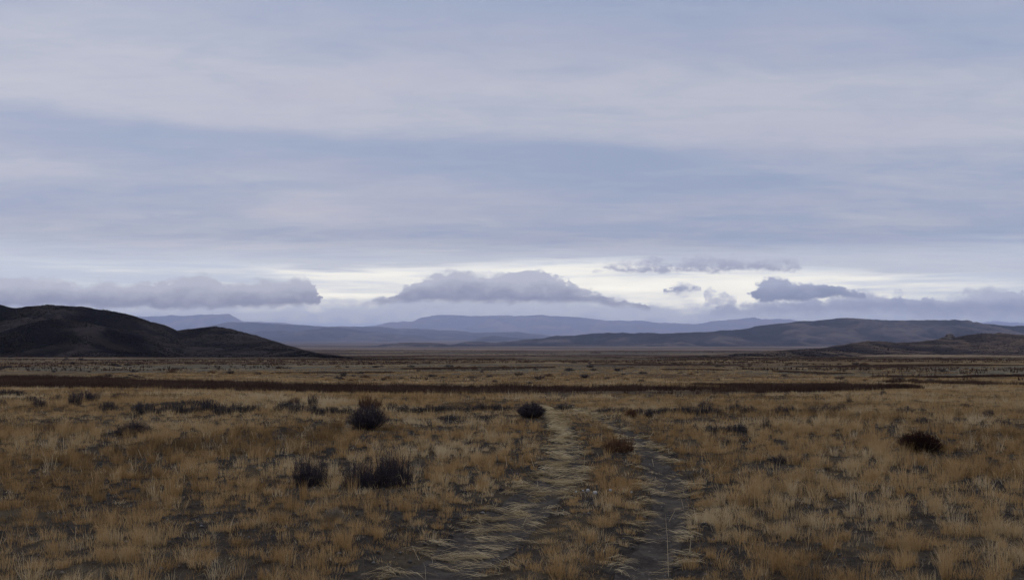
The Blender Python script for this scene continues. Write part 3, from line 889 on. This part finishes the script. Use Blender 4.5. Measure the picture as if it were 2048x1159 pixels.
big_shrub("shrub", "thin upright dark shrub with few twigs standing right of the track", 1533, 862, 28, 30, 'upright', 11, 60, 6, M_SAGE, wid=.02, up=.9, ragged=.4)
big_shrub("shrub", "pale grey dead cushion plant near the bottom left of the track", 668, 1046, 40, 26, 'low', 12, 200, 8, M_PALE, wid=.013, up=.2)
big_shrub("shrub", "sparse low dark shrub spreading flat right of the track", 1572, 924, 84, 20, 'low', 13, 130, 6, M_BUSH, depth=.5, wid=.009, up=.5, ragged=.4)
big_shrub("shrub", "sparse spindly brown shrub low at far left among the grass", 102, 866, 38, 34, 'upright', 14, 40, 5, M_RED, wid=.014, up=.5, ragged=.5)

# shared meshes for the many smaller ones
VAR = {}
for kd, mat, key in (('low', M_SAGE, 'sage'), ('ball', M_BUSH, 'dark'), ('upright', M_BUSH, 'twig'), ('low', M_RED, 'red')):
    VAR[key] = [merge(*shrub_meshes(kd, 100 + i * 7 + len(VAR) * 50, 85, 6, mat, wid=.018, up=.5, ragged=.35), "shrub_" + key, mat) for i in range(3)]


def small(px, base, wpx, hpx, key, label, group, depth=None):
    loc, w, h = place(px, base, wpx, hpx * 1.1)
    o = obj("sagebrush" if key == 'sage' else "shrub", random.choice(VAR[key]), loc=loc)
    o.scale = (w, min(w, max(.5 * w, .7)) if depth is None else depth, h)
    o.rotation_euler = (0, 0, 0 if w > 2.2 * h else random.uniform(0, 6.28))
    tag(o, label, "shrub", group)
    return o


def row(x0, x1, base, h, key, label, group, step=26, jit=3.0, wf=1.5):
    n = max(1, int(round((x1 - x0) / step)))
    for i in range(n):
        x = x0 + (x1 - x0) * (i + .5) / n + random.uniform(-4, 4)
        small(x, base + random.uniform(-jit, jit), step * wf * random.uniform(.8, 1.25), h * random.uniform(.7, 1.15), key, label, group)


GL = "grey sagebrush in the row across the grass left of the track"
LL = "one grey sagebrush of the dense low row across the grass left of the track"
row(268, 520, 825, 22, 'sage', LL, GL, 28)
row(285, 400, 813, 11, 'sage', LL, GL, 44)
row(552, 640, 822, 24, 'sage', LL, GL, 26)
row(645, 715, 822, 15, 'sage', LL, GL, 30)
row(770, 925, 822, 16, 'sage', LL, GL, 24)
row(930, 1022, 820, 14, 'sage', LL, GL, 26)
GR = "grey sagebrush in the row across the grass right of the track"
LR = "one grey sagebrush of the broken low row across the grass right of the track"
row(1187, 1290, 822, 11, 'sage', LR, GR, 24)
row(1290, 1450, 823, 14, 'sage', LR, GR, 26)
row(1458, 1508, 822, 16, 'sage', LR, GR, 24)
row(1548, 1592, 821, 13, 'sage', LR, GR, 24)
row(1600, 1640, 819, 12, 'sage', LR, GR, 24)
row(1645, 1690, 820, 15, 'sage', LR, GR, 22)
GT = "dark shrubs crowding the grass at far left below the brown belt"
LT = "one dark shrub of the loose cluster at far left below the brown belt"
for x, y, w, h, k in ((10, 791, 50, 12, 'dark'), (36, 791, 30, 10, 'dark'), (78, 812, 34, 18, 'twig'), (150, 812, 28, 30, 'twig'), (168, 806, 38, 22, 'dark'), (184, 803, 34, 16, 'dark'),
                      (150, 797, 24, 14, 'twig'), (112, 800, 30, 13, 'sage'), (215, 818, 46, 18, 'sage'), (60, 802, 40, 12, 'sage'), (238, 796, 40, 14, 'twig'), (4, 812, 22, 20, 'twig')):
    small(x, y, w, h, k, LT, GT)
small(412, 816, 26, 24, 'twig', "taller reddish dark shrub sticking out of the left sagebrush row", "dark shrubs standing in the grass")
small(626, 812, 24, 26, 'twig', "tall dark shrub at the right end of the left sagebrush clump", "dark shrubs standing in the grass")
small(590, 806, 30, 12, 'red', "rust tinted shrub behind the left sagebrush clump", "dark shrubs standing in the grass")
small(1128, 817, 46, 13, 'sage', "grey low shrub on the grass strip where the track fades out", "dark shrubs standing in the grass")
small(1412, 812, 36, 14, 'sage', "rounded grey green shrub topping the right sagebrush row", "dark shrubs standing in the grass")
small(1698, 806, 12, 15, 'twig', "tiny upright shrub above the right sagebrush row", "dark shrubs standing in the grass")
small(1811, 823, 38, 15, 'sage', "rounded grey shrub far right, alone before the second brown belt", "dark shrubs standing in the grass")
small(1930, 815, 26, 9, 'dark', "flat dark shrub far right between two rounder shrubs", "dark shrubs standing in the grass")
small(1977, 834, 24, 15, 'dark', "round dark bush at far right, the darkest of its neighbours", "dark shrubs standing in the grass")
small(2042, 834, 24, 17, 'dark', "dark bush cut by the right edge of the photo", "dark shrubs standing in the grass")
small(1845, 847, 44, 13, 'sage', "wide low grey shrub upper left of a similar one at far right", "dark shrubs standing in the grass")
small(2003, 850, 40, 14, 'sage', "wide low grey shrub just below the round dark bush at far right", "dark shrubs standing in the grass")
small(1675, 793, 22, 6, 'red', "small reddish shrub on golden grass below the belt end", "dark shrubs standing in the grass")
small(1766, 789, 14, 8, 'dark', "small dark shrub under the right end of the brown belt", "dark shrubs standing in the grass")
row(1415, 1485, 864, 14, 'sage', "one sparse purple grey shrub of the low patch right of the track", "low purple grey shrubs right of the track", 34)
row(1440, 1490, 882, 9, 'sage', "one sparse purple grey shrub of the low patch right of the track", "low purple grey shrubs right of the track", 34)
row(880, 1000, 836, 9, 'sage', "one faint grey shrub of the thin patch between round shrub and track", "thin grey shrubs between round shrub and track", 34)
small(1040, 844, 26, 11, 'red', "thin rust twig shrub left below the bushy shrub at the track bend", "dark shrubs standing in the grass")

# bushes dotted over the far plain
FARB = []
for x, y, w in ((210, 300, 90), (380, 280, 60), (510, 295, 100), (770, 300, 80), (930, 310, 80), (1050, 300, 60), (1280, 290, 110), (1400, 298, 60), (1570, 292, 35), (1720, 300, 90),
                (1730, 325, 50), (1930, 290, 90), (1990, 345, 70), (720, 332, 70), (640, 190, 80), (310, 178, 50), (500, 185, 30), (200, 175, 60), (700, 170, 50), (1470, 182, 100), (1580, 205, 80),
                (1760, 205, 60), (1840, 235, 50), (1000, 172, 30), (620, 330, 40), (350, 340, 60), (80, 325, 50), (1040, 190, 80), (20, 298, 50), (1170, 295, 60)):
    FARB.append((640 + x / 5.69, 700 + y / 5.69 + 2, w / 5.69))
for x, y, w in ((1440, 725, 50), (1390, 745, 70), (1550, 750, 25), (1270, 722, 60), (1650, 735, 60), (1330, 768, 30), (1560, 698, 60), (1700, 695, 40), (1980, 755, 40), (1890, 748, 40), (440, 680, 40), (1780, 742, 40), (1840, 700, 50)):
    FARB.append((600 + x / 2.897, 500 + y / 2.897 + 2, w / 2.897))
for x, y, w in ((230, 708, 20), (350, 745, 20), (258, 748, 30), (960, 745, 60), (1110, 750, 30), (1300, 750, 70), (1390, 750, 40), (1490, 755, 60), (880, 735, 30), (130, 712, 30), (130, 742, 20), (640, 728, 40), (1560, 700, 50), (1880, 725, 40)):
    FARB.append((1348 + x / 2.897, 500 + y / 2.897 + 2, w / 2.897))
for x, y, w in ((260, 570, 35), (785, 565, 60), (900, 592, 25), (1030, 597, 40), (930, 650, 20), (1010, 645, 30), (1150, 650, 70), (1300, 685, 80), (1260, 730, 50), (1310, 742, 60), (1685, 742, 40),
                (160, 607, 20), (370, 672, 40), (520, 685, 50), (860, 687, 40), (1660, 697, 90), (1500, 612, 50), (1630, 610, 20), (1720, 645, 40), (470, 545, 90), (640, 560, 50), (100, 545, 60)):
    FARB.append((x / 4.828, 600 + y / 4.828 + 2, w / 4.828))
for i in range(14):
    y = random.uniform(728, 760); x = random.uniform(-60, 2110)
    for j in range(random.randint(2, 6)): FARB.append((x + random.gauss(0, 40), y + random.gauss(0, 1.5), random.uniform(5, 18)))
for x, y, w in FARB:
    small(x, y, w * 1.15, max(2.8, min(w * .34, 7.0)), random.choice(('sage', 'dark', 'dark', 'sage', 'red')), "small dark bush dotted over the golden plain beyond the brown belt", "bushes dotted over the far plain", depth=1.0)
small(907, 782, 10, 6, 'dark', "left of two blackish bushes standing in the brown belt", "blackish bushes in the brown belt")
small(939, 782, 11, 7, 'dark', "right of two blackish bushes standing in the brown belt", "blackish bushes in the brown belt")
small(1191, 706, 24, 3.5, 'red', "far reddish thicket speck on the plain below the middle hills", "dark shrubs standing in the grass")


SH = np.array(SHRUBS)


def shrub_clear(x, y):
    """grass grows sparsely right under the shrubs and thinly just before them"""
    ok = np.ones(len(x), bool)
    for sx0, sy0, r in SH[SH[:, 1] < 130]:
        ok &= ~((np.abs(x - sx0) < r * .42) & (y < sy0 + r * .3) & (y > sy0 - max(r * .3, .06 * sy0 * .8)) & (rng.random(len(x)) < .75))
    return ok


acc = Acc()


def grass_band(y0, y1, dens, nb, H, spread, w0, seg, thr, sd):
    x, y = scatter(y0, y1, dens)
    rd = rut_dist(x, y)
    cover = fbm(x / .24, y / .24, 41, 3) * .83 + fbm(x / 2.6, y / 2.6, 43, 3) * .17
    keep = (cover > thr - .13 * sstep(4.0, 1.6, rd) + .22 * (rng.random(len(x)) - .5)) & (rd > .95 + .30 * rng.random(len(x)))
    if y0 > 50: keep &= fbm(x / 22, y / 30, 241, 4) + .05 * rng.normal(0, 1, len(x)) > .46
    keep &= ~in_belt(x, y, 1.2)
    if y1 > 14: keep &= shrub_clear(x, y)
    x, y, rd, cover = x[keep], y[keep], rd[keep], cover[keep]
    n = len(x)
    big = fbm(x / 7, y / 7, 51, 3)
    h = H * (.55 + .9 * rng.random(n)) * (.62 + .8 * big) * np.clip(.55 + (cover - thr) * 3.0, .5, 1.15) * np.clip(.22 + .45 * (rd - .8), .22, 1)
    ti = np.clip(.5 + (fbm(x / 3, y / 3, 61, 3) - .5) * 1.0 + rng.normal(0, .10, n) + .10 * sstep(16, 45, y) - .20 * sstep(50, 100, y), .12, .92)
    grey = rng.random(n) < .07
    ti = np.where(grey, rng.uniform(0, .08, n), ti); h = np.where(grey, h * .55, h)
    pale = (rng.random(n) < .07) & ~grey
    ti = np.where(pale, rng.uniform(.82, .93, n), ti); h = np.where(pale, h * rng.uniform(.8, 1.35, n), h)
    cnt = np.maximum(3, (nb * (.4 + 1.1 * rng.random(n)) * np.where(pale, .45, 1)).astype(int))
    wl = rng.uniform(-.25, .45, n)
    j = np.repeat(np.arange(n), cnt); N = len(j)
    a = rng.uniform(0, 2 * math.pi, N); r = spread * np.sqrt(rng.random(N)) * (.5 + rng.random(n))[j]
    bx, by = x[j] + np.cos(a) * r, y[j] + np.sin(a) * r
    bz = gz_rut(bx, by) - .01
    lean = np.clip(.12 + wl[j] + .75 * r / (spread * 1.3) * rng.random(N) + .35 * rng.random(N) ** 2, .02, .95)
    a2 = a + rng.normal(0, .7, N)
    L = h[j] * (.5 + .65 * rng.random(N))
    w = w0 * (.7 + .6 * rng.random(N))
    t = np.clip(ti[j] + rng.normal(0, .07, N), 0, .93)
    acc.add(*blades(np.stack([bx, by, bz], 1), L, lean, a2, w, t, seg=seg))
    return n, N


nb1 = grass_band(2.2, 10, 44, 66, .158, .06, .0026, 2, .385, 1)
nb2 = grass_band(10, 18, 34, 50, .155, .065, .0040, 2, .375, 2)
nb3 = grass_band(18, 30, 20, 30, .145, .09, .0075, 1, .36, 3)
nb4 = grass_band(30, 52, 8, 22, .15, .18, .015, 1, .36, 4)


def litter(y0, y1, dens, H, w0):
    # small grey-brown dead herbs between the bunches
    x, y = scatter(y0, y1, dens)
    k = (rut_dist(x, y) > .9) & (fbm(x / .5, y / .5, 141, 3) > .36); x, y = x[k], y[k]; n = len(x)
    j = np.repeat(np.arange(n), 12); N = len(j)
    a = rng.uniform(0, 6.28, N); r = .07 * np.sqrt(rng.random(N))
    bx, by = x[j] + np.cos(a) * r, y[j] + np.sin(a) * r
    pick = rng.random(n)
    t = np.clip(np.where(pick < .06, .95, np.where(pick < .55, rng.uniform(.2, .5, n), rng.uniform(-.05, .14, n)))[j] + rng.normal(0, .03, N), 0, 1)
    acc.add(*blades(np.stack([bx, by, gz_rut(bx, by) - .005], 1), H * rng.uniform(.4, 1.3, N), rng.uniform(.2, .95, N), a + rng.normal(0, 1.2, N), w0 * rng.uniform(.7, 1.4, N), t, seg=1))


litter(2.5, 11, 70, .05, .0040)
litter(11, 24, 34, .06, .006)
nb5 = grass_band(52, 110, 2.0, 16, .125, .45, .040, 1, .38, 5)
nb6 = grass_band(110, 230, .42, 12, .14, 1.0, .09, 1, .44, 6)
# tall pale seed stalks standing singly
x, y = scatter(5, 24, 1.3)
k = rut_dist(x, y) > 1.0; x, y = x[k], y[k]; n = len(x)
acc.add(*blades(np.stack([x, y, gz(x, y)], 1), rng.uniform(.22, .50, n) * (1 - .35 * sstep(9, 20, y)), rng.uniform(.02, .8, n), rng.uniform(0, 6.28, n), np.maximum(.0028, y * .0003), rng.uniform(.6, 1, n)))
x, y = scatter(4, 16, 2.2); n = len(x)     # fallen stems
acc.add(*blades(np.stack([x, y, gz(x, y) + .05], 1), rng.uniform(.10, .32, n), rng.uniform(.9, 1.0, n), rng.uniform(0, 6.28, n), np.maximum(.003, y * .0004), rng.uniform(.85, 1, n)))
tag(obj("grass", acc.mesh("grass", M_GRASS)), "dry golden bunch grass covering the steppe on both sides of the track", "grass", kind='stuff')

# ------------------------------------------------------------------ stones and the rock outcrop
def rock_mesh(name, mat, lumps, sub=3, amp=.25, fr=1.6, seed=0):
    import bmesh
    bm = bmesh.new()
    for li, (c, s) in enumerate(lumps):
        r = bmesh.ops.create_icosphere(bm, subdivisions=sub, radius=1)
        for v in r['verts']:
            p = np.array(v.co)
            k = 1 + amp * 2 * (fbm(p[0] * fr + li * 5 + seed, p[1] * fr + p[2] * 1.7, seed + li, 3) - .5)
            q = np.sign(p) * np.abs(p) ** .75 * k
            v.co = (q[0] * s[0] + c[0], q[1] * s[1] + c[1], q[2] * s[2] + c[2])
    me = bpy.data.meshes.new(name); bm.to_mesh(me); bm.free(); me.materials.append(mat)
    return me


M_STONE, g, b = material("pale_stone")
geo = g.node('ShaderNodeTexCoord'); g.put(b.inputs['Base Color'], g.mix(g.noise(geo.outputs['Object'], 40, 4), (.20, .19, .18), (.44, .42, .39)))
M_ROCK, g, b = material("outcrop_rock")
geo = g.node('ShaderNodeNewGeometry'); g.put(b.inputs['Base Color'], g.mix(g.ss(.35, .65, g.noise(geo.outputs['Position'], .25, 6, .65)), (.04, .035, .038), (.15, .12, .10)))
for i, (x, y, w, lab) in enumerate(((1190, 1004, 8.5, "largest white stone on the grassy strip between the ruts"), (1176, 999, 7, "white stone just left of the largest white stone"), (1221, 998, 6, "white stone to the right of the largest white stone"),
                                    (1152, 1000, 4.5, "tiny white stone nearest the left rut"), (1263, 1000, 4.5, "tiny white stone nearest the right rut"), (1166, 998, 4, "tiny white stone between two bigger white stones at left"))):
    loc, w, _ = place(x, y, w, w)
    o = obj("stone", rock_mesh("stone", M_STONE, [((0, 0, .45), (.5, .42, .40))], 2, .3, 1.6, i), loc=loc); o.scale = (w, w, w * 1.1)
    o.location.z += .05 
    tag(o, lab, "stone", "white stones between the ruts")
dxr, dyr, dzr = ray(1897, 677)
Yr = 1985.0
o = obj("rock_outcrop", rock_mesh("rock_outcrop", M_ROCK, [((2.5, 0, 4), (9, 7, 5)), ((-9, -1, 1.5), (7, 5, 3.4)), ((3, 1, 7.6), (6.5, 5, 2.6)), ((11, 0, 1.5), (6, 5, 3)), ((-14, 0, 0), (4, 4, 2.4)), ((0, -4, 0), (10, 4, 3))], 3, .3, 1.7, 3))
o.location = (dxr / dyr * Yr, Yr, CAMZ + dzr / dyr * Yr - 1.0)
tag(o, "dark layered rock outcrop on the crest of the right hill", "rock")

# ------------------------------------------------------------------ air
M_HAZE = bpy.data.materials.new("haze"); M_HAZE.use_nodes = True
t = M_HAZE.node_tree; t.nodes.remove(t.nodes["Principled BSDF"])
pv = t.nodes.new('ShaderNodeVolumePrincipled')
pv.inputs['Color'].default_value = (.58, .68, 1.0, 1)
pv.inputs['Density'].default_value = HAZE
pv.inputs['Anisotropy'].default_value = .1
pv.inputs['Density Attribute'].default_value = ""
t.links.new(pv.outputs[0], t.nodes["Material Output"].inputs['Volume'])
try: M_HAZE.cycles.homogeneous_volume = True
except Exception: pass
B = 175000.0; z0, z1_ = -160.0, HAZE_TOP
V = [(sx_ * B, sy_ * B, z) for z in (z0, z1_) for sx_, sy_ in ((-1, -1), (1, -1), (1, 1), (-1, 1))]
Qh = [(3, 2, 1, 0), (4, 5, 6, 7), (0, 1, 5, 4), (1, 2, 6, 5), (2, 3, 7, 6), (3, 0, 4, 7)]
tag(obj("haze", mesh_data("haze", V, [np.array(Qh)], M_HAZE)), kind='stuff')

# ------------------------------------------------------------------ render settings
S.view_settings.view_transform = 'Standard'; S.view_settings.look = 'None'
S.view_settings.exposure = 0; S.view_settings.gamma = 1
S.cycles.use_denoising = True
S.cycles.volume_bounces = 2
S.cycles.max_bounces = 6; S.cycles.diffuse_bounces = 3; S.cycles.transparent_max_bounces = 8
print("grass", nb1, nb2, nb3, nb4, nb5, nb6)
